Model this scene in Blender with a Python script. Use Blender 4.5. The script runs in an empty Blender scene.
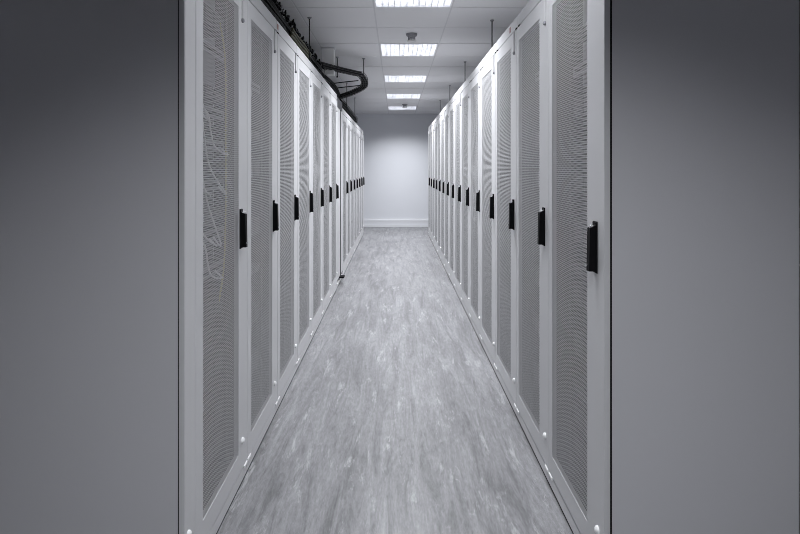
import bpy, math, random
from mathutils import Vector, Matrix
random.seed(7)
C = bpy.context.scene.collection
S = bpy.context.scene
PI = math.pi

# ------------------------------------------------------------------ mesh helpers
class MB:
    """collects boxes, tubes, lathes ... and links them as ONE mesh object"""
    def __init__(s): s.v = []; s.f = []; s.sm = []
    def add(s, vs, fs, smooth=False):
        n = len(s.v); s.v += [tuple(p) for p in vs]
        s.f += [tuple(n + i for i in f) for f in fs]; s.sm += [smooth] * len(fs)
    def box(s, x0, x1, y0, y1, z0, z1):
        s.add([(x0,y0,z0),(x1,y0,z0),(x1,y1,z0),(x0,y1,z0),(x0,y0,z1),(x1,y0,z1),(x1,y1,z1),(x0,y1,z1)],
              [(0,3,2,1),(4,5,6,7),(0,1,5,4),(1,2,6,5),(2,3,7,6),(3,0,4,7)])
    def bbox(s, x0, x1, y0, y1, z0, z1, b=.003):
        """box with its front (y0) edges chamfered"""
        vs = [(x0,y1,z0),(x1,y1,z0),(x1,y1,z1),(x0,y1,z1),
              (x0,y0+b,z0),(x1,y0+b,z0),(x1,y0+b,z1),(x0,y0+b,z1),
              (x0+b,y0,z0+b),(x1-b,y0,z0+b),(x1-b,y0,z1-b),(x0+b,y0,z1-b)]
        s.add(vs, [(0,3,2,1),(0,1,5,4),(1,2,6,5),(2,3,7,6),(3,0,4,7),
                   (4,5,9,8),(5,6,10,9),(6,7,11,10),(7,4,8,11),(8,9,10,11)])
    def tube(s, pts, r, n=8, cap=True):
        pts = [Vector(p) for p in pts]; rings = []
        up = Vector((0,0,1))
        for i, p in enumerate(pts):
            t = (pts[min(i+1,len(pts)-1)] - pts[max(i-1,0)]).normalized()
            a = t.cross(up if abs(t.z) < .95 else Vector((1,0,0))).normalized(); b = t.cross(a)
            rr = r[i] if isinstance(r, (list, tuple)) else r
            rings.append([p + a*math.cos(2*PI*k/n)*rr + b*math.sin(2*PI*k/n)*rr for k in range(n)])
        vs = [q for ring in rings for q in ring]; fs = []
        for i in range(len(pts)-1):
            for k in range(n):
                fs.append((i*n+k, i*n+(k+1)%n, (i+1)*n+(k+1)%n, (i+1)*n+k))
        s.add(vs, fs, True)
        if cap:
            m = len(pts)-1
            s.add(rings[0], [tuple(range(n))[::-1]]); s.add(rings[m], [tuple(range(n))])
    def lathe(s, c, prof, n=24, axis='z'):
        """prof: list of (radius, height along the axis)"""
        vs = []
        for r, h in prof:
            for k in range(n):
                a = 2*PI*k/n; q = (r*math.cos(a), r*math.sin(a), h)
                if axis == 'y': q = (q[0], q[2], q[1])
                vs.append((c[0]+q[0], c[1]+q[1], c[2]+q[2]))
        fs = [(i*n+k, i*n+(k+1)%n, (i+1)*n+(k+1)%n, (i+1)*n+k) for i in range(len(prof)-1) for k in range(n)]
        fs += [tuple(range(n))[::-1], tuple((len(prof)-1)*n+k for k in range(n))]
        s.add(vs, fs, False)
    def build(s, name, m, parent=None):
        me = bpy.data.meshes.new(name); me.from_pydata(s.v, [], s.f); me.update()
        me.polygons.foreach_set('use_smooth', s.sm)
        import bmesh
        bm = bmesh.new(); bm.from_mesh(me); bmesh.ops.recalc_face_normals(bm, faces=bm.faces); bm.to_mesh(me); bm.free()
        me.materials.append(m)
        o = bpy.data.objects.new(name, me); C.objects.link(o)
        if parent: o.parent = parent
        return o

def tag(o, label=None, cat=None, group=None, kind=None):
    if label: o['label'] = label
    if cat: o['category'] = cat
    if group: o['group'] = group
    if kind: o['kind'] = kind
    return o
def thing(name, label, cat, loc=(0,0,0), rz=0, group=None):
    o = bpy.data.objects.new(name, None); C.objects.link(o); o.empty_display_size = .1
    o.location = loc; o.rotation_euler = (0,0,rz)
    return tag(o, label, cat, group)
def copy_tree(o, parent=None):
    c = o.copy(); C.objects.link(c)
    if parent: c.parent = parent
    for ch in list(KIDS.get(o, ())) or [k for k in bpy.data.objects if k.parent == o]:
        copy_tree(ch, c)
    return c
KIDS = {}

# ------------------------------------------------------------------ materials
def mat(name, col, rough=.5, metal=0, spec=.5, bump=0, bscale=200):
    m = bpy.data.materials.new(name); m.use_nodes = True
    nt = m.node_tree; b = nt.nodes['Principled BSDF']
    b.inputs['Base Color'].default_value = (*col, 1); b.inputs['Roughness'].default_value = rough
    b.inputs['Metallic'].default_value = metal; b.inputs['Specular IOR Level'].default_value = spec
    # slight procedural variation of the surface
    tc = nt.nodes.new('ShaderNodeTexCoord'); nz = nt.nodes.new('ShaderNodeTexNoise')
    nz.inputs['Scale'].default_value = bscale
    nt.links.new(tc.outputs['Object'], nz.inputs['Vector'])
    mr = nt.nodes.new('ShaderNodeMapRange'); mr.inputs['To Min'].default_value = max(0, rough-.05); mr.inputs['To Max'].default_value = min(1, rough+.05)
    nt.links.new(nz.outputs['Fac'], mr.inputs['Value']); nt.links.new(mr.outputs['Result'], b.inputs['Roughness'])
    if bump:
        bp = nt.nodes.new('ShaderNodeBump'); bp.inputs['Strength'].default_value = bump; bp.inputs['Distance'].default_value = .002
        nt.links.new(nz.outputs['Fac'], bp.inputs['Height']); nt.links.new(bp.outputs['Normal'], b.inputs['Normal'])
    return m

RACKCOL = (.62,.62,.63)
M = dict(
    rack=mat('rack_paint', RACKCOL, .45),
    panel=mat('side_panel_paint', (.585,.585,.61), .5),
    inner=mat('rack_inner_paint', (.045,.045,.05), .6),
    black=mat('black_plastic', (.005,.005,.006), .6, spec=.1),
    gap_shade=mat('gap_shade_black', (.008,.008,.009), .8),  # near-black of the strips that paint the shade in gaps
    chrome=mat('chrome', (.8,.8,.82), .2, 1),
    white=mat('white_plastic', (.9,.9,.9), .35),
    steel=mat('galvanised_steel', (.45,.45,.47), .4, 1),
    darksteel=mat('dark_steel', (.035,.035,.038), .5, .4),
    greypl=mat('grey_plastic', (.30,.30,.32), .5),
    server=mat('server_metal', (.09,.09,.10), .45, .3),
    bezel=mat('server_bezel', (.035,.035,.04), .5),
    pale=mat('pale_panel', (.62,.62,.64), .5),
    wall=mat('wall_paint', (.83,.845,.885), .6, bump=.05, bscale=120),
    bounce_cut_wall=mat('wall_bounce_cut', (.10,.10,.105), .7),  # unseen front wall, darkened to cut bounce light on the end panels
    skirting=mat('skirting_paint', (.88,.89,.92), .45),
    tile=mat('ceiling_tile', (.74,.74,.755), .9, bump=.25, bscale=300),
    tbar=mat('ceiling_bar', (.62,.62,.64), .6),
    slab=mat('plenum_dark', (.05,.05,.05), .9),
    detector=mat('detector_plastic', (.62,.62,.62), .5),
    louvre=mat('louvre_aluminium', (.86,.87,.89), .45),
    reflector=mat('luminaire_reflector', (.88,.88,.9), .5),
    flange=mat('luminaire_flange', (.8,.8,.82), .4),
    cblack=mat('cable_black', (.005,.005,.006), .75, spec=.15),
    cgrey=mat('cable_grey', (.03,.03,.032), .7, spec=.2),
    colive=mat('cable_olive', (.055,.05,.018), .5),
    cbrown=mat('cable_brown', (.02,.016,.013), .7, spec=.2),
    cyellow=mat('cable_yellow', (.55,.50,.16), .5),
    cwhite=mat('cable_white', (.85,.85,.85), .4),
    red=mat('red_sticker', (.36,.20,.19), .5),
)
def emission(name, col, st):
    m = bpy.data.materials.new(name); m.use_nodes = True; nt = m.node_tree; nt.nodes.clear()
    e = nt.nodes.new('ShaderNodeEmission'); o = nt.nodes.new('ShaderNodeOutputMaterial')
    e.inputs['Color'].default_value = (*col,1); e.inputs['Strength'].default_value = st
    nt.links.new(e.outputs[0], o.inputs[0]); m.cycles.emission_sampling = 'NONE'; return m
LAMP = 13.0; WATTS = 30; SPREAD = 134
M['lamp'] = emission('lamp_glow', (.93,.95,1.0), LAMP)

def perforated():
    m = bpy.data.materials.new('perforated_sheet'); m.use_nodes = True; nt = m.node_tree; L = nt.links.new
    b = nt.nodes['Principled BSDF']; out = nt.nodes['Material Output']
    b.inputs['Base Color'].default_value = (*RACKCOL,1); b.inputs['Roughness'].default_value = .45
    tc = nt.nodes.new('ShaderNodeTexCoord'); sp = nt.nodes.new('ShaderNodeSeparateXYZ'); L(tc.outputs['Object'], sp.inputs[0])
    def mt(op, a, c=None):
        n = nt.nodes.new('ShaderNodeMath'); n.operation = op
        for i, q in enumerate((a, c)):
            if q is None: continue
            if isinstance(q, (int, float)): n.inputs[i].default_value = q
            else: L(q, n.inputs[i])
        return n.outputs[0]
    P = PITCH
    v = mt('DIVIDE', sp.outputs['Z'], P*.866)
    row = mt('FLOOR', v)
    off = mt('MULTIPLY', mt('MODULO', row, 2.0), .5)
    u = mt('ADD', mt('DIVIDE', mt('ADD', sp.outputs['X'], 3*P*50), P), off)
    du = mt('SUBTRACT', mt('FRACT', u), .5)
    dv = mt('MULTIPLY', mt('SUBTRACT', mt('FRACT', v), .5), .866)
    d2 = mt('ADD', mt('MULTIPLY', du, du), mt('MULTIPLY', dv, dv))
    hole = mt('LESS_THAN', d2, .42**2)
    tr = nt.nodes.new('ShaderNodeBsdfTransparent'); mx = nt.nodes.new('ShaderNodeMixShader')
    L(hole, mx.inputs[0]); L(b.outputs[0], mx.inputs[1]); L(tr.outputs[0], mx.inputs[2]); L(mx.outputs[0], out.inputs[0])
    return m
PITCH = .0093
M['perf'] = perforated()

def floor_mat():
    m = bpy.data.materials.new('vinyl_floor'); m.use_nodes = True; nt = m.node_tree; L = nt.links.new
    b = nt.nodes['Principled BSDF']
    tc = nt.nodes.new('ShaderNodeTexCoord')
    def noise(sx, sy, scale, det, rough=.6, dist=0):
        mp = nt.nodes.new('ShaderNodeMapping'); mp.inputs['Scale'].default_value = (sx, sy, 1)
        L(tc.outputs['Object'], mp.inputs[0])
        n = nt.nodes.new('ShaderNodeTexNoise'); n.inputs['Scale'].default_value = scale
        n.inputs['Detail'].default_value = det; n.inputs['Roughness'].default_value = rough; n.inputs['Distortion'].default_value = dist
        L(mp.outputs[0], n.inputs['Vector']); return n.outputs['Fac']
    def ramp(f, *stops):
        r = nt.nodes.new('ShaderNodeValToRGB'); L(f, r.inputs[0]); el = r.color_ramp.elements
        el[0].position, c0 = stops[0]; el[0].color = (c0,c0,c0,1)
        el[1].position, c1 = stops[-1]; el[1].color = (c1,c1,c1,1)
        for p, c in stops[1:-1]:
            e = el.new(p); e.color = (c,c,c,1)
        return r.outputs[0]
    def mix(kind, f, a, c):
        n = nt.nodes.new('ShaderNodeMix'); n.data_type = 'RGBA'; n.blend_type = kind
        if isinstance(f, (int,float)): n.inputs[0].default_value = f
        else: L(f, n.inputs[0])
        for i, q in ((6,a),(7,c)):
            if isinstance(q, tuple): n.inputs[i].default_value = q
            else: L(q, n.inputs[i])
        return n.outputs[2]
    big = ramp(noise(1, .35, 2.6, 5), (.3,.80), (.7,1.15))
    streak = ramp(noise(1, .10, 15, 9, .78, 1.0), (.33,.55), (.5,1.0), (.67,1.36))
    fine = ramp(noise(1, .25, 70, 6, .8), (.36,.78), (.64,1.20))
    flecks = ramp(noise(1, .20, 13, 10, .82, .35), (.555,0.), (.64,1.))
    darks = ramp(noise(1, .20, 8, 10, .82, .4), (.57,0.), (.67,1.))
    base = mix('MULTIPLY', 1.0, (.225,.225,.234,1), big)
    base = mix('MULTIPLY', 1.0, base, streak)
    base = mix('MULTIPLY', 1.0, base, fine)
    fl = nt.nodes.new('ShaderNodeMath'); fl.operation = 'MULTIPLY'; fl.inputs[1].default_value = .7; L(flecks, fl.inputs[0])
    base = mix('MIX', fl.outputs[0], base, (.50,.50,.515,1))
    dk = nt.nodes.new('ShaderNodeMath'); dk.operation = 'MULTIPLY'; dk.inputs[1].default_value = .65; L(darks, dk.inputs[0])
    base = mix('MIX', dk.outputs[0], base, (.12,.12,.13,1))
    L(base, b.inputs['Base Color'])
    rr = nt.nodes.new('ShaderNodeMapRange'); rr.inputs['To Min'].default_value = .34; rr.inputs['To Max'].default_value = .5
    L(noise(1,.3,9,6), rr.inputs['Value']); L(rr.outputs[0], b.inputs['Roughness'])
    bp = nt.nodes.new('ShaderNodeBump'); bp.inputs['Strength'].default_value = .15; bp.inputs['Distance'].default_value = .001
    L(noise(1,.3,30,6), bp.inputs['Height']); L(bp.outputs[0], b.inputs['Normal'])
    return m
M['floor'] = floor_mat()

# ------------------------------------------------------------------ the room
RX0, RX1, RY0, RY1, RZ = -2.77, 2.83, -3.085, 12.25, 2.59
def struct(name, bm, m): return tag(bm.build(name, m), kind='structure')
b = MB(); b.box(RX0, RX1, RY0, RY1, -.1, 0); struct('floor', b, M['floor'])
b = MB(); b.box(RX0-.1, RX0, RY0, RY1, 0, RZ+.25); struct('wall_left', b, M['wall'])
b = MB(); b.box(RX1, RX1+.1, RY0, RY1, 0, RZ+.25); struct('wall_right', b, M['wall'])
b = MB(); b.box(RX0-.1, RX1+.1, RY1, RY1+.1, 0, RZ+.25); struct('wall_back', b, M['wall'])
b = MB(); b.box(RX0-.1, RX1+.1, RY0-.1, RY0, 0, RZ+.25); struct('wall_front', b, M['bounce_cut_wall'])
# stepped skirting of the end wall, and a thin vertical cover strip
b = MB()
for z0, z1, d in ((0,.045,.024),(.045,.118,.016),(.118,.165,.022),(.165,.20,.010)):
    b.box(RX0, RX1, RY1-d, RY1, z0, z1)
struct('baseboard_back', b, M['skirting'])
b = MB(); b.box(.395, .43, RY1-.006, RY1, .2, RZ); struct('trim_1', b, M['wall'])

# ceiling: 600 mm tiles that sit proud of their bars; the luminaires take whole cells
GX, GY = -.17, 5.315            # a corner of the grid
LIGHTS = [GY + 1.8*k for k in (-1, 0, 1, 2, 3)]
BEHIND = [GY - 1.8*2, GY - 1.8*3]   # the same row of luminaires goes on over and behind the camera
XL = [GX + .6*k for k in range(-5, 6)]
YL = [GY + .6*k for k in range(-15, 12)]
litcells = {(round(GX,3), round(y,3)) for y in LIGHTS + BEHIND}
b = MB(); g = .0065
for xa in XL:
    for ya in YL:
        if (round(xa,3), round(ya,3)) in litcells: continue
        x0, x1, y0, y1 = max(xa+g,RX0), min(xa+.6-g,RX1), max(ya+g,RY0), min(ya+.6-g,RY1)
        if x1-x0 > .01 and y1-y0 > .01: b.box(x0, x1, y0, y1, RZ, RZ+.018)
struct('ceiling', b, M['tile'])
b = MB()
for xa in XL:
    if RX0 < xa < RX1: b.box(xa-.012, xa+.012, RY0, RY1, RZ+.002, RZ+.03)
for ya in YL:
    if RY0 < ya < RY1: b.box(RX0, RX1, ya-.012, ya+.012, RZ+.0025, RZ+.0305)
struct('trim_2', b, M['tbar'])
b = MB(); b.box(RX0-.1, RX1+.1, RY0-.1, RY1+.1, RZ+.25, RZ+.3); struct('trim_3', b, M['slab'])

# ------------------------------------------------------------------ ceiling luminaires
def make_luminaire():
    t = thing('ceiling_light', '', 'ceiling light')
    h = .3; w = .008
    b = MB()                                            # steel housing, open below
    b.box(-h+w, h-w, -h+w, h-w, .095, .10)
    for s in (-1, 1):
        x = s*(h-w-.004); b.box(x-.004, x+.004, -h+w, h-w, .0, .095)
        b.box(-h+w, h-w, x-.004, x+.004, .0, .095)
    b.build('housing', M['flange'], t)
    b = MB()                                            # flange resting on the bars
    f0, f1 = .282, .293
    b.box(-f1, f1, -f1, -f0, -.004, .004); b.box(-f1, f1, f0, f1, -.004, .004)
    b.box(-f1, -f0, -f0, f0, -.004, .004); b.box(f0, f1, -f0, f0, -.004, .004)
    b.build('flange', M['flange'], t)
    b = MB(); b.box(-.282, .282, -.282, .282, .084, .088); b.build('reflector', M['reflector'], t)
    for k in range(6):
        x = -.235 + .094*k
        b = MB(); b.tube([(x,-.27,.070),(x,.27,.070)], .010, 8); b.build('tube', M['lamp'], t)
    b = MB(); n = 12                                     # cross louvre
    for k in range(1, n):
        p = -.282 + .564*k/n; b.box(p-.002, p+.002, -.282, .282, .004, .058)
    for k in range(1, 8):
        p = -.282 + .564*k/8; b.box(-.282, .282, p-.0015, p+.0015, .004, .054)
    b.build('louvre', M['louvre'], t)
    return t
POWER = {4: 1.18, 5: .28, 6: .95}      # the tubes over the aisle mouth are dimmer
lum = make_luminaire(); KIDS[lum] = [k for k in bpy.data.objects if k.parent == lum]
LT = ['square louvred ceiling light nearest the camera, cut by the top edge',
      'square louvred ceiling light just beyond the near smoke detector',
      'square louvred ceiling light midway along the aisle, third from the camera',
      'square louvred ceiling light second nearest the end wall',
      'square louvred ceiling light closest to the end wall, behind the far detector']
for i, y in enumerate(LIGHTS + BEHIND):
    o = lum if i == 0 else copy_tree(lum)
    o.location = (GX+.3, y+.3, RZ)
    la = bpy.data.lights.new('lamp', 'AREA'); la.shape = 'SQUARE'; la.size = .55; la.energy = WATTS * POWER.get(i, 1)
    la.spread = math.radians(SPREAD if i != 6 else 120); la.color = (.94,.96,1.0)
    lo = bpy.data.objects.new('lamp', la); C.objects.link(lo); lo.parent = o; lo.location = (0,0,-.003)
    tag(o, LT[i] if i < 5 else 'square louvred ceiling light over the mouth of the aisle', None, 'louvred ceiling lights above the aisle')

def detector(x, y, label):
    t = thing('smoke_detector', label, 'smoke detector', (x, y, RZ), 0, 'smoke detectors')
    b = MB(); b.lathe((0,0,0), [(.052,0),(.052,-.012),(.046,-.022)]); b.build('base', M['greypl'], t)
    b = MB()
    for k in range(8):
        a = 2*PI*k/8; b.tube([(.03*math.cos(a), .03*math.sin(a), -.02), (.03*math.cos(a), .03*math.sin(a), -.062)], .004, 6)
    b.lathe((0,0,0), [(.036,-.022),(.030,-.040)])
    b.build('sensor_cage', M['greypl'], t)
    b = MB(); b.lathe((0,0,0), [(.040,-.060),(.046,-.066),(.040,-.072)]); b.build('cap', M['detector'], t)
detector(.145, 4.93, 'grey smoke detector on the ceiling between the two nearest lights')
detector(.17, 10.35, 'small smoke detector on the ceiling before the last light')

# ------------------------------------------------------------------ server racks
W = .598; HW = W/2; ZD0, ZD1, ZM0, ZM1 = .072, 2.095, .157, 2.02
def ring(b, o, i, y0, y1, ch=.006):
    """door frame: front face from outer rect o to inner rect i at y0, chamfer inwards, back at y1"""
    def rect(r, y, d=0): return [(r[0]+d,y,r[2]+d),(r[1]-d,y,r[2]+d),(r[1]-d,y,r[3]-d),(r[0]+d,y,r[3]-d)]
    loops = [rect(o,y1), rect(o,y0+.002), rect(o,y0,.002), rect(i,y0,-ch), rect(i,y0+ch), rect(i,y1)]
    vs = [p for l in loops for p in l]; fs = []
    for a in range(6):
        c = (a+1) % 6
        for k in range(4): fs.append((a*4+k, a*4+(k+1)%4, c*4+(k+1)%4, c*4+k))
    b.add(vs, fs)

def make_rack(hinge, mesh, hx, top, ztop):
    """front at local y=0 looking along -y; x runs to the handle side"""
    t = thing('server_rack', '', 'server rack')
    zf = top
    zd1, zm1 = ZD1 - (2.17-top), ZM1 - (2.17-top)
    # carcass: posts, roof, base, rear
    b = MB()
    for x0 in (-HW, HW-.04):
        b.box(x0, x0+.04, .022, .062, .06, zf-.02); b.box(x0, x0+.04, 1.12, 1.16, .06, zf-.02)
    b.box(-HW, HW, .062, 1.18, .05, .065)
    b.build('carcass', M['inner'], t)
    b = MB(); b.box(-HW, HW, .022, 1.18, zf-.02, zf); b.build('roof', M['rack'], t)
    b = MB(); b.box(-HW+.04, HW-.04, 1.165, 1.18, .07, zf-.02); b.build('rear_panel', M['inner'], t)
    b = MB(); b.bbox(-HW, HW, .006, .022, zd1+.010, zf); b.build('top_fascia', M['rack'], t)
    b = MB(); b.box(-HW+.001, HW-.001, .0185, .0215, zd1-.02, zd1+.012); b.build('top_gap_shade', M['gap_shade'], t)  # black strip painting the shade in the gap above the door
    b = MB(); b.bbox(-HW, HW, .003, .016, .014, ZD0-.007); b.box(-HW, HW, .05, 1.18, .014, .05); b.build('plinth', M['rack'], t)
    b = MB(); b.box(-HW+.002, HW-.002, .008, 1.17, 0, .014); b.build('base_gap_shade', M['gap_shade'], t)  # black strip standing in for the shadow gap along the floor
    b = MB(); b.box(-HW+.001, HW-.001, .0185, .0215, ZD0-.03, ZD0+.01); b.build('bottom_gap_shade', M['gap_shade'], t)  # shade between door and plinth, put in as a black strip
    for s in (-1, 1):
        b = MB(); x = s*.2525
        b.box(x-.012, x+.012, .075, .078, .08, zf-.05); b.box(s*.2645-.001, s*.2645+.001, .075, .13, .08, zf-.05)
        b.build('mounting_rail', M['inner'], t)
    # door
    o = (-HW+.001, HW-.001, ZD0, zd1); i = (-HW+hinge, -HW+hinge+mesh, ZM0, zm1)
    b = MB(); ring(b, o, i, 0, .018, .001); d = b.build('door', M['rack'], t)
    b = MB()
    for y in (.0012, .0017, .0022):
        b.add([(i[0],y,i[2]),(i[1],y,i[2]),(i[1],y,i[3]),(i[0],y,i[3])], [(0,1,2,3)])
    b.build('perforated_sheet', M['perf'], d)
    b = MB()                                            # swing handle: plate + tapering lever + foot
    b.bbox(hx-.016, hx+.016, -.006, .0, 1.012, 1.178, .003)
    w = .011
    w = .0135
    b.add([(hx-w,-.006,1.018),(hx+w,-.006,1.018),(hx+w,-.006,1.166),(hx-w,-.006,1.166),
           (hx-w*.9,-.026,1.018),(hx+w*.9,-.026,1.018),(hx+w*.9,-.023,1.156),(hx-w*.9,-.023,1.156)],
          [(0,3,2,1),(4,5,6,7),(0,1,5,4),(1,2,6,5),(2,3,7,6),(3,0,4,7)])
    h = b.build('handle', M['black'], d); h['label'] = 'black swing handle'
    b = MB(); b.lathe((hx, -.006, 1.160), [(.007,.0),(.007,-.012),(.005,-.014)], 12, 'y')
    lk = b.build('lock', M['chrome'], d); lk['label'] = 'small chrome lock barrel'
    b = MB(); b.lathe((hx-.004, -.02, 1.036), [(.005,.0),(.005,-.010)], 10, 'y')
    lk = b.build('pivot_pin', M['chrome'], d); lk['label'] = 'small chrome pivot pin'
    px = hx + .020                                      # latch rod cover and its end knob, on the handle side
    b = MB(); b.tube([(px,-.001,zd1-.002),(px,-.001,zd1-.115)], .006, 8); b.build('latch_rod', M['rack'], d)
    b = MB(); b.lathe((px, 0, zd1-.120), [(.010,.0),(.010,-.006),(.006,-.010)], 12, 'y'); b.build('rod_knob', M['greypl'], d)
    b = MB(); b.lathe((px, 0, .195), [(.013,.0),(.012,-.006),(.006,-.011)], 14, 'y')
    s_ = b.build('screw_cap', M['white'], d); s_['label'] = 'white screw cap'
    for sgn in (-1, 1):
        b = MB(); b.bbox(sgn*(HW-.028)-.022, sgn*(HW-.028)+.022, -.004, .004, ZD0-.011, ZD0-.001, .001)  # white strip standing in for light through the gap below the doors
        s_ = b.build('light_sliver', M['white'], t); s_['label'] = 'white strip painted for light through the door gap'
        b = MB(); b.box(sgn*(HW-.03)-.014, sgn*(HW-.03)+.014, .002, .012, zd1-.001, zd1+.010)
        s_ = b.build('hinge_pad', M['black'], t); s_['label'] = 'black hinge pad'
    return t

def end_panels(t, x0, x1, trim=None, y0_=.030):
    """two side panels closing the end of a row, dark gap behind the door edge"""
    for y0, y1 in ((y0_,.600),(.6035,1.18)):
        b = MB(); b.box(x0, x1, y0, y1, .014, 2.17)
        p = b.build('side_panel', M['panel'], t)
    b = MB(); b.box(x0+.004 if x0 < 0 else x0, x1 if x0 < 0 else x1-.004, .0182, .031, .014, 2.165)
    b.build('corner_gap_shade', M['gap_shade'], t)  # black filler painting the shade between door edge and panel
    if trim:
        b = MB(); b.bbox(trim[0], trim[1], 0, .018, .014, 2.165); tr_ = b.build('corner_trim', M['rack'], t)
        b = MB(); b.lathe((trim[0]+.024, 0, .2), [(.013,.0),(.012,-.006),(.006,-.011)], 14, 'y')
        b.build('screw_cap', M['white'], tr_)

XR, XLF = .645, -.653
ORD = ['first','second','third','fourth','fifth','sixth','seventh','eighth','ninth','tenth','eleventh','twelfth','thirteenth','fourteenth','fifteenth']
right_proto = make_rack(.045, .405, .299-.071, 2.17, 2.17)
left_proto = make_rack(.066, .405, -.299+.500, 2.17, 2.17)
far_proto = make_rack(.066, .405, -.299+.500, 2.09, 2.09)
def all_under(o): return [k for k in bpy.data.objects if k.parent == o]
for o in list(bpy.data.objects):
    ks = all_under(o)
    if ks: KIDS[o] = ks
def rack_label(i, side, n):
    if i == 0: return f'nearest grey server rack of the {side} row, its wide side panel facing the camera'
    if i == n-1: return f'farthest server rack of the {side} row, the last before the end wall'
    return f'{ORD[i]} grey server rack from the camera in the {side} row, perforated door and black handle'
racks = {}
for i in range(14, -1, -1):
    o = right_proto if i == 0 else copy_tree(right_proto)
    o.location = (XR, 1.65+.6*i+.3, 0); o.rotation_euler.z = -PI/2
    tag(o, rack_label(i, 'right', 15), 'server rack', 'server racks of the right row'); racks['R', i] = o
for i in list(range(6, -1, -1)) + list(range(14, 7, -1)):
    p = left_proto if i < 7 else far_proto
    o = p if i in (0, 8) else copy_tree(p)
    o.location = (XLF, 1.74+.6*i+.3, 0); o.rotation_euler.z = PI/2
    if i < 7: lb = rack_label(i, 'left', 99)
    elif i == 14: lb = 'farthest low server rack of the left row, the last before the end wall'
    else: lb = f'{ORD[i-8]} lower grey server rack past the plain panelled cabinet in the left row'
    tag(o, lb, 'server rack', 'server racks of the left row'); racks['L', i] = o
end_panels(racks['R', 0], .300, .3015, None, .0235)
for p in all_under(racks['R', 0]):
    pass
end_panels(racks['L', 0], -.390, -.300, (-.390, -.3005), .0225)
for side in 'LR':                                       # small reddish sticker on a top fascia
    for i in (2,):
        sx = -.27 if side == 'L' else .11
        b = MB(); b.box(sx-.016, sx+.016, .0045, .0058, 2.120, 2.150)
        s_ = b.build('fascia_sticker', M['red'], racks[side, i]); s_['label'] = 'small reddish sticker'

# plain two-leaf cabinet where the left row has no mesh door
t = thing('blank_cabinet', 'plain panelled cabinet without handle or mesh between left rack groups, dark gap down its middle', 'cabinet', (XLF, 5.94+.3, 0), PI/2)
b = MB()
b.box(-HW, HW, .022, 1.18, 2.13, 2.15); b.box(-HW, HW, .022, 1.18, .05, .07); b.box(-HW, HW, 1.16, 1.18, .07, 2.13)
b.box(-HW, -HW+.03, .022, 1.16, .07, 2.13); b.box(HW-.03, HW, .022, 1.16, .07, 2.13); b.build('body', M['inner'], t)
for x0, x1 in ((-HW,-.008),(.008,HW)):
    b = MB(); b.bbox(x0, x1, 0, .018, .095, 2.03); b.build('door', M['rack'], t)
b = MB(); b.box(-.007, .007, -.006, .02, .095, 2.03); f_ = b.build('door_gap_shade', M['darksteel'], t); f_['label'] = 'dark strip painted for the shade in the door gap'  # dark strip added to paint the shaded gap between the leaves
b = MB(); b.bbox(-HW, HW, .006, .022, 2.04, 2.15); b.build('top_fascia', M['server'], t)
b = MB(); b.bbox(-HW, HW, .004, 1.18, .014, .05); b.build('plinth', M['rack'], t)
b = MB(); b.box(-HW+.002, HW-.002, .008, 1.17, 0, .014); b.build('base_gap_shade', M['gap_shade'], t)  # shadow gap under the cabinet, put in as a black strip
b = MB(); b.bbox(-.05, .05, -.050, .02, .070, .088); f_ = b.build('foot_bolt', M['black'], t); f_['label'] = 'black foot bolt'

# ------------------------------------------------------------------ equipment behind the near doors
def world(rack, p):
    o = racks[rack]; a = o.rotation_euler.z
    return (o.location.x + p[0]*math.cos(a) - p[1]*math.sin(a), o.location.y + p[0]*math.sin(a) + p[1]*math.cos(a), p[2])
def make_server(u):
    t = thing('rack_server', '', 'server'); h = .0445*u - .002
    b = MB(); b.box(-.217, .217, .012, .70, 0, h); b.build('chassis', M['server'], t)
    b = MB(); b.bbox(-.238, .238, 0, .012, 0, h, .002); b.build('bezel', M['bezel'], t)
    n = 8
    for k in range(4):
        x = -.20 + .1*k
        b = MB(); b.bbox(x, x+.092, -.006, 0, .006, h-.006, .002); b.build('drive_bay', M['server'], t)
    return t
def make_panel():
    t = thing('network_switch', '', 'network switch')
    b = MB(); b.bbox(-.24, .24, 0, .006, 0, .0425, .001); b.build('plate', M['greypl'], t)
    b = MB()
    for k in range(24):
        x = -.215 + .0183*k; b.box(x, x+.013, -.002, .0, .014, .028)
    b.build('port_row', M['black'], t)
    return t
sv = {1: make_server(1), 2: make_server(2)}; pp = make_panel()
for o in (sv[1], sv[2], pp): KIDS[o] = all_under(o)
used = set()
def put(proto, rack, z, label, cat, group):
    o = proto if proto not in used else copy_tree(proto); used.add(proto)
    o.location = world(rack, (0, .082, z)); o.rotation_euler.z = racks[rack].rotation_euler.z
    tag(o, label, cat, group)
layout = {('L',0): [(2,.18),(2,.30),(1,.42),(2,.50),(1,.63),(2,.75),('p',.92),('p',1.06),(1,1.14),('p',1.26),('p',1.42),('p',1.55),(1,1.62),('p',1.80),(2,1.90)],
          ('R',0): [(2,.20),(2,.32),(1,.45),(2,.60),(2,.80),(1,.92),(2,1.05),(2,1.25),(1,1.40),(2,1.55),('p',1.72),(1,1.86)],
          ('L',1): [(2,.30),(2,.55),(1,.80),(2,1.0),(2,1.30),(1,1.50),('p',1.75)],
          ('R',1): [(2,.25),(2,.50),(2,.75),(1,1.0),(2,1.25),(2,1.45),('p',1.80)]}
rn = {('L',0):'nearest left rack', ('R',0):'nearest right rack', ('L',1):'second left rack', ('R',1):'second right rack'}
for rk, items in layout.items():
    for u, z in items:
        if u == 'p': put(pp, rk, z, f'pale network switch seen through the perforated door of the {rn[rk]}', 'network switch', f'network switches in the {rn[rk]}')
        else: put(sv[u], rk, z, f'{"slim" if u == 1 else "two-unit"} dark server seen through the perforated door of the {rn[rk]}', 'server', f'{"slim" if u == 1 else "two-unit"} servers in the {rn[rk]}')
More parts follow.
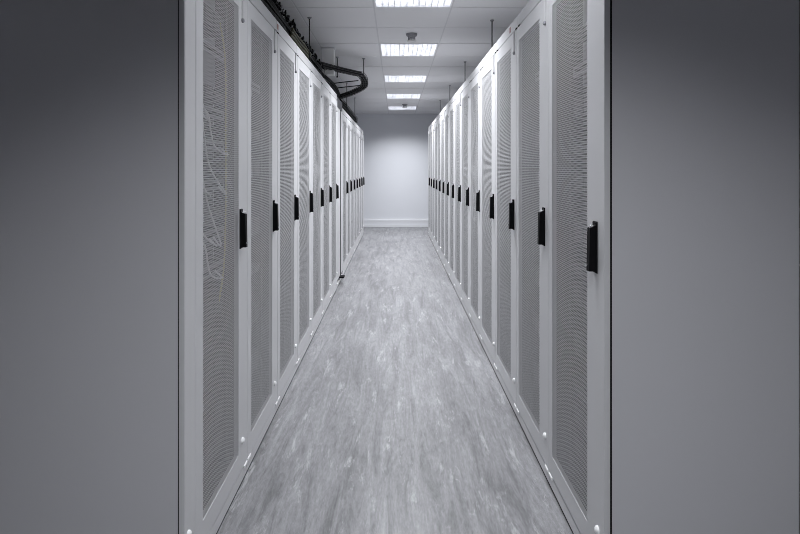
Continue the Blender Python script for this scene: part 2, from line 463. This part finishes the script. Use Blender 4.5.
def smooth(pts, n=6):
    pts = [Vector(p) for p in pts]; out = []
    for i in range(len(pts)-1):
        p0 = pts[max(i-1,0)]; p1 = pts[i]; p2 = pts[i+1]; p3 = pts[min(i+2,len(pts)-1)]
        for k in range(n):
            t = k/n
            out.append(.5*((2*p1)+(p2-p0)*t+(2*p0-5*p1+4*p2-p3)*t*t+(3*p1-p0-3*p2+p3)*t**3))
    out.append(pts[-1]); return out
def cable(name, pts, r, m, label, group=None, n=8):
    b = MB(); b.tube(smooth(pts), r, n); return tag(b.build(name, m), label, 'cable', group)
def rcable(rack, pts, r, m, label, group=None):
    return cable('patch_cable', [world(rack, p) for p in pts], r, m, label, group)
WL = 'white patch cable drooping behind the perforated door of the nearest left rack'
for x, z, x2, z2 in ((-.12,1.565,.16,1.275),(-.16,1.565,.10,1.075),(-.05,1.565,.19,1.435),(-.19,1.275,.05,1.075),(-.15,1.435,-.02,1.275),(-.08,1.075,.12,.935),(-.2,1.81,-.05,1.565)):
    s = .05 + random.random()*.02
    rcable(('L',0), [(x,.082,z),(x,.05,z-.01),((x*.7+x2*.3),.05,(z*.5+z2*.5)-s),(x2,.05,z2-.03),(x2,.082,z2)], .0035, M['cwhite'], WL, 'white cables in the nearest left rack')
rcable(('L',0), [(.165,.075,1.95),(.17,.055,1.8),(.16,.05,1.5),(.168,.052,1.2),(.155,.055,.95),(.16,.078,.80)], .0035, M['cyellow'], 'yellowish cable hanging straight down behind the door of the nearest left rack')
rcable(('R',0), [(.13,.078,2.05),(.14,.055,1.95),(.135,.05,1.75),(.14,.055,1.5),(.13,.078,1.42)], .006, M['cblack'], 'thick black cable behind the upper edge of the nearest right door')
rcable(('R',0), [(.05,.082,1.75),(.05,.05,1.74),(.08,.045,1.83),(.12,.05,1.88),(.10,.08,1.90)], .006, M['cwhite'], 'pale looped cable high behind the nearest right perforated door')

# ------------------------------------------------------------------ overhead: baskets, cables, hanger rods
def offset_path(path, d):
    out = []
    for i, p in enumerate(path):
        t = (Vector(path[min(i+1,len(path)-1)]) - Vector(path[max(i-1,0)])); t.z = 0; t.normalize()
        out.append(Vector(p) + Vector((-t.y, t.x, 0))*d)
    return out
def basket(path, w, h, label, step=.1):
    """wire basket along a path (list of points, at the basket's floor)"""
    base = Vector(path[0]); b = MB(); b2 = b
    for k in range(4):
        b.tube([p-base for p in offset_path(path, -w/2 + w*k/3)], .0025, 5)
    for s in (-1, 1):
        for z in (.5, 1): b.tube([p-base+Vector((0,0,h*z)) for p in offset_path(path, s*w/2)], .003, 5)
    acc = 0; L0 = offset_path(path, -w/2); R0 = offset_path(path, w/2)
    for i in range(len(path)-1):
        d = (Vector(path[i+1])-Vector(path[i])).length
        while acc < d:
            f = acc/d; a = L0[i].lerp(L0[i+1], f)-base; c = R0[i].lerp(R0[i+1], f)-base; up = Vector((0,0,h+.004))
            b2.tube([a+up, a, c, c+up], .0025, 5); acc += step
        acc -= d
    o = b.build('cable_tray', M['darksteel']); o.location = base
    return tag(o, label, 'cable tray')
TX = -.875
main_path = [(TX, 1.0+.25*k, 2.235) for k in range(19)]               # to y = 5.5
basket(main_path, .30, .12, 'dark wire cable basket above the near left racks')
loop_c = smooth([(-.80,5.15,2.345),(-.62,5.55,2.36),(-.46,5.90,2.38),(-.395,6.05,2.386),(-.368,6.28,2.345),(-.415,6.50,2.31),(-.60,6.75,2.265),(-.82,7.0,2.24)], 5)
basket(loop_c, .075, .04, 'black wire cable basket swinging out into the aisle in a loop', .07)
far_path = [(-.80, 7.15+.25*k, 2.195) for k in range(13)]
basket(far_path, .16, .09, 'dark wire cable basket above the lower far left racks')
# cables lying in the main basket
kinds = ['cblack','cblack','cgrey','cblack','cbrown','cblack','cblack','cblack','cgrey','cblack','cblack']
n_ = 0
for lay in range(4):
    for c_ in range(8):
        x = -.740 - .034*c_ - .008*(lay % 2); z0 = 2.253 + .029*lay
        ph = random.random()*6
        pts = [(x+.006*math.sin(1.7*j+ph), 1.05+.3*j, z0+.004*math.sin(2.3*j+ph)) for j in range(15)]
        cable('data_cable', pts, random.uniform(.0115,.0135), M[kinds[n_ % 11]], 'dark data cable lying in the bundle along the near left cable basket', 'dark cables in the near left basket', 7); n_ += 1
for k in range(3):
    x = -.722 - .002*k; y0 = 3.65+.04*k
    pts = [(x, y0+.16*j, 2.262+.030*k+.004*math.sin(2*j+k)) for j in range(6)]
    cable('data_cable', pts, .009, M['colive'], 'olive yellow data cable on the edge of the near left cable basket', 'olive cables in the near left basket', 7)
# short tie tails bristling along the basket edge
for k in range(96):
    y = 1.85 + .0365*k + random.uniform(-.012,.012); x = -.733+random.uniform(-.01,.012); h_ = random.uniform(.012,.034)
    b = MB(); b.tube([(x,y,2.345),(x+.003,y+.008,2.352+h_*.5),(x+random.uniform(0,.01),y+random.uniform(.0,.02),2.354+h_)], [.012,.010,.004], 5)
    tag(b.build('cable_tie', M['cblack'] if k % 7 else M['greypl']), 'black cable tie tail bristling from the near left cable bundle' if k % 7 else 'grey cable tie tail sticking up from the near left cable bundle', 'cable tie', 'black tie tails' if k % 7 else 'grey tie tails')
# bundle of cables round the loop
for k in range(5):
    dx = -.024+.012*k
    pts = [p+Vector((0,0,.012+.014*(k % 3))) for p in offset_path(loop_c, dx)]
    b = MB(); b.tube(pts, .011, 7)
    tag(b.build('data_cable', M['cblack'] if k != 2 else M['cgrey']), 'black cable of the bundle looping out into the aisle' if k != 2 else 'grey cable in the middle of the bundle looping into the aisle', 'cable', 'black cables of the aisle loop' if k != 2 else None)
for k in range(3):
    pts = [(-.82+.02*k,5.25,2.27+.02*k),(-.75+.02*k,5.6,2.22+.03*k),(-.71+.015*k,6.0,2.20+.03*k),(-.74+.02*k,6.5,2.21+.02*k),(-.83+.02*k,7.1,2.24+.015*k)]
    cable('data_cable', pts, .017, M['cblack'], 'thick black cable sagging low across the gap inside the aisle loop', 'sagging cables inside the loop')
for k in range(2):
    y = 5.95 + .35*k
    pts = [(-.78,y+.1,2.30),(-.6,y+.05,2.315),(-.42,y,2.325)]
    cable('data_cable', pts, .006, M['cgrey'], f'thin grey cable spanning the aisle loop, {"nearer" if k == 0 else "farther"} of two', 'thin cables across the loop')
for k in range(12):
    x = -.738-.034*(k % 4)-.006*(k//4); ph = random.random()*6
    pts = [(x+.005*math.sin(1.9*j+ph), 7.08+.36*j, 2.214+.031*(k//4)+.004*math.sin(2.2*j+ph)) for j in range(9)]
    cable('data_cable', pts, .0145, M['cblack'], 'black cable running along the basket above the far left racks', 'black cables in the far left basket', 7)

def rod(x, y, z0, label, group):
    t = thing('hanger_rod', label, 'hanger rod', (x, y, z0), 0, group)
    h = RZ - z0
    b = MB(); b.tube([(0,0,0),(0,0,h)], .005, 8); b.build('threaded_rod', M['darksteel'], t)
    b = MB(); b.lathe((0,0,0), [(.012,h-.012),(.018,h-.004),(.018,h)], 12); b.build('ceiling_collar', M['greypl'], t)
    b = MB(); b.lathe((0,0,0), [(.010,.0),(.010,.012)], 6); b.build('nut', M['darksteel'], t)
for n_, (x, y, z0) in enumerate([(-.712,4.39,2.17),(-.655,5.95,2.36),(-.365,6.03,2.385),(-.715,7.75,2.09),(-.725,9.4,2.09)]):
    rod(x, y, z0, ['thin dark hanger rod beside the cable bundle over the near left racks','thin hanger rod holding the cable loop close to the left racks',
        'thin hanger rod holding the outermost bend of the cable loop','thin hanger rod behind the cable loop over the far left racks','farthest thin hanger rod of the left side'][n_], 'hanger rods over the left row')
for n_, y in enumerate((4.47, 6.22, 7.97, 9.72)):
    rod(.805, y, 2.17, ['nearest','second','third','farthest'][n_] + ' thin hanger rod rising to the ceiling from the right rack row', 'hanger rods over the right row')
t = thing('ceiling_trunking', 'pale square trunking dropping from the ceiling to the left cable basket', 'trunking', (-.70,5.52,2.31))
b = MB(); b.box(-.06,.06,-.04,.04,0,RZ-2.31); b.build('duct', M['white'], t)
b = MB(); b.box(-.07,.07,-.05,.05,RZ-2.31-.012,RZ-2.31-.001); b.build('collar', M['pale'], t)

# ------------------------------------------------------------------ world, camera, render look
w = bpy.data.worlds.new('world'); S.world = w; w.use_nodes = True
w.node_tree.nodes['Background'].inputs[0].default_value = (.02,.02,.022,1)
cam = bpy.data.cameras.new('camera'); co = bpy.data.objects.new('camera', cam); C.objects.link(co)
co.location = (0,0,1.35); co.rotation_euler = (PI/2,0,0)
cam.sensor_width = 36; cam.lens = 24; cam.shift_x = .005; cam.shift_y = -99/800; cam.clip_start = .05
S.camera = co
S.view_settings.view_transform = 'Standard'; S.view_settings.look = 'None'; S.view_settings.gamma = 1
S.view_settings.use_curve_mapping = False; S.view_settings.exposure = 0
cy = S.cycles
cy.use_denoising = True; cy.filter_width = .85; cy.diffuse_bounces = 6; cy.max_bounces = 24; cy.transparent_max_bounces = 24; cy.sample_clamp_indirect = 6
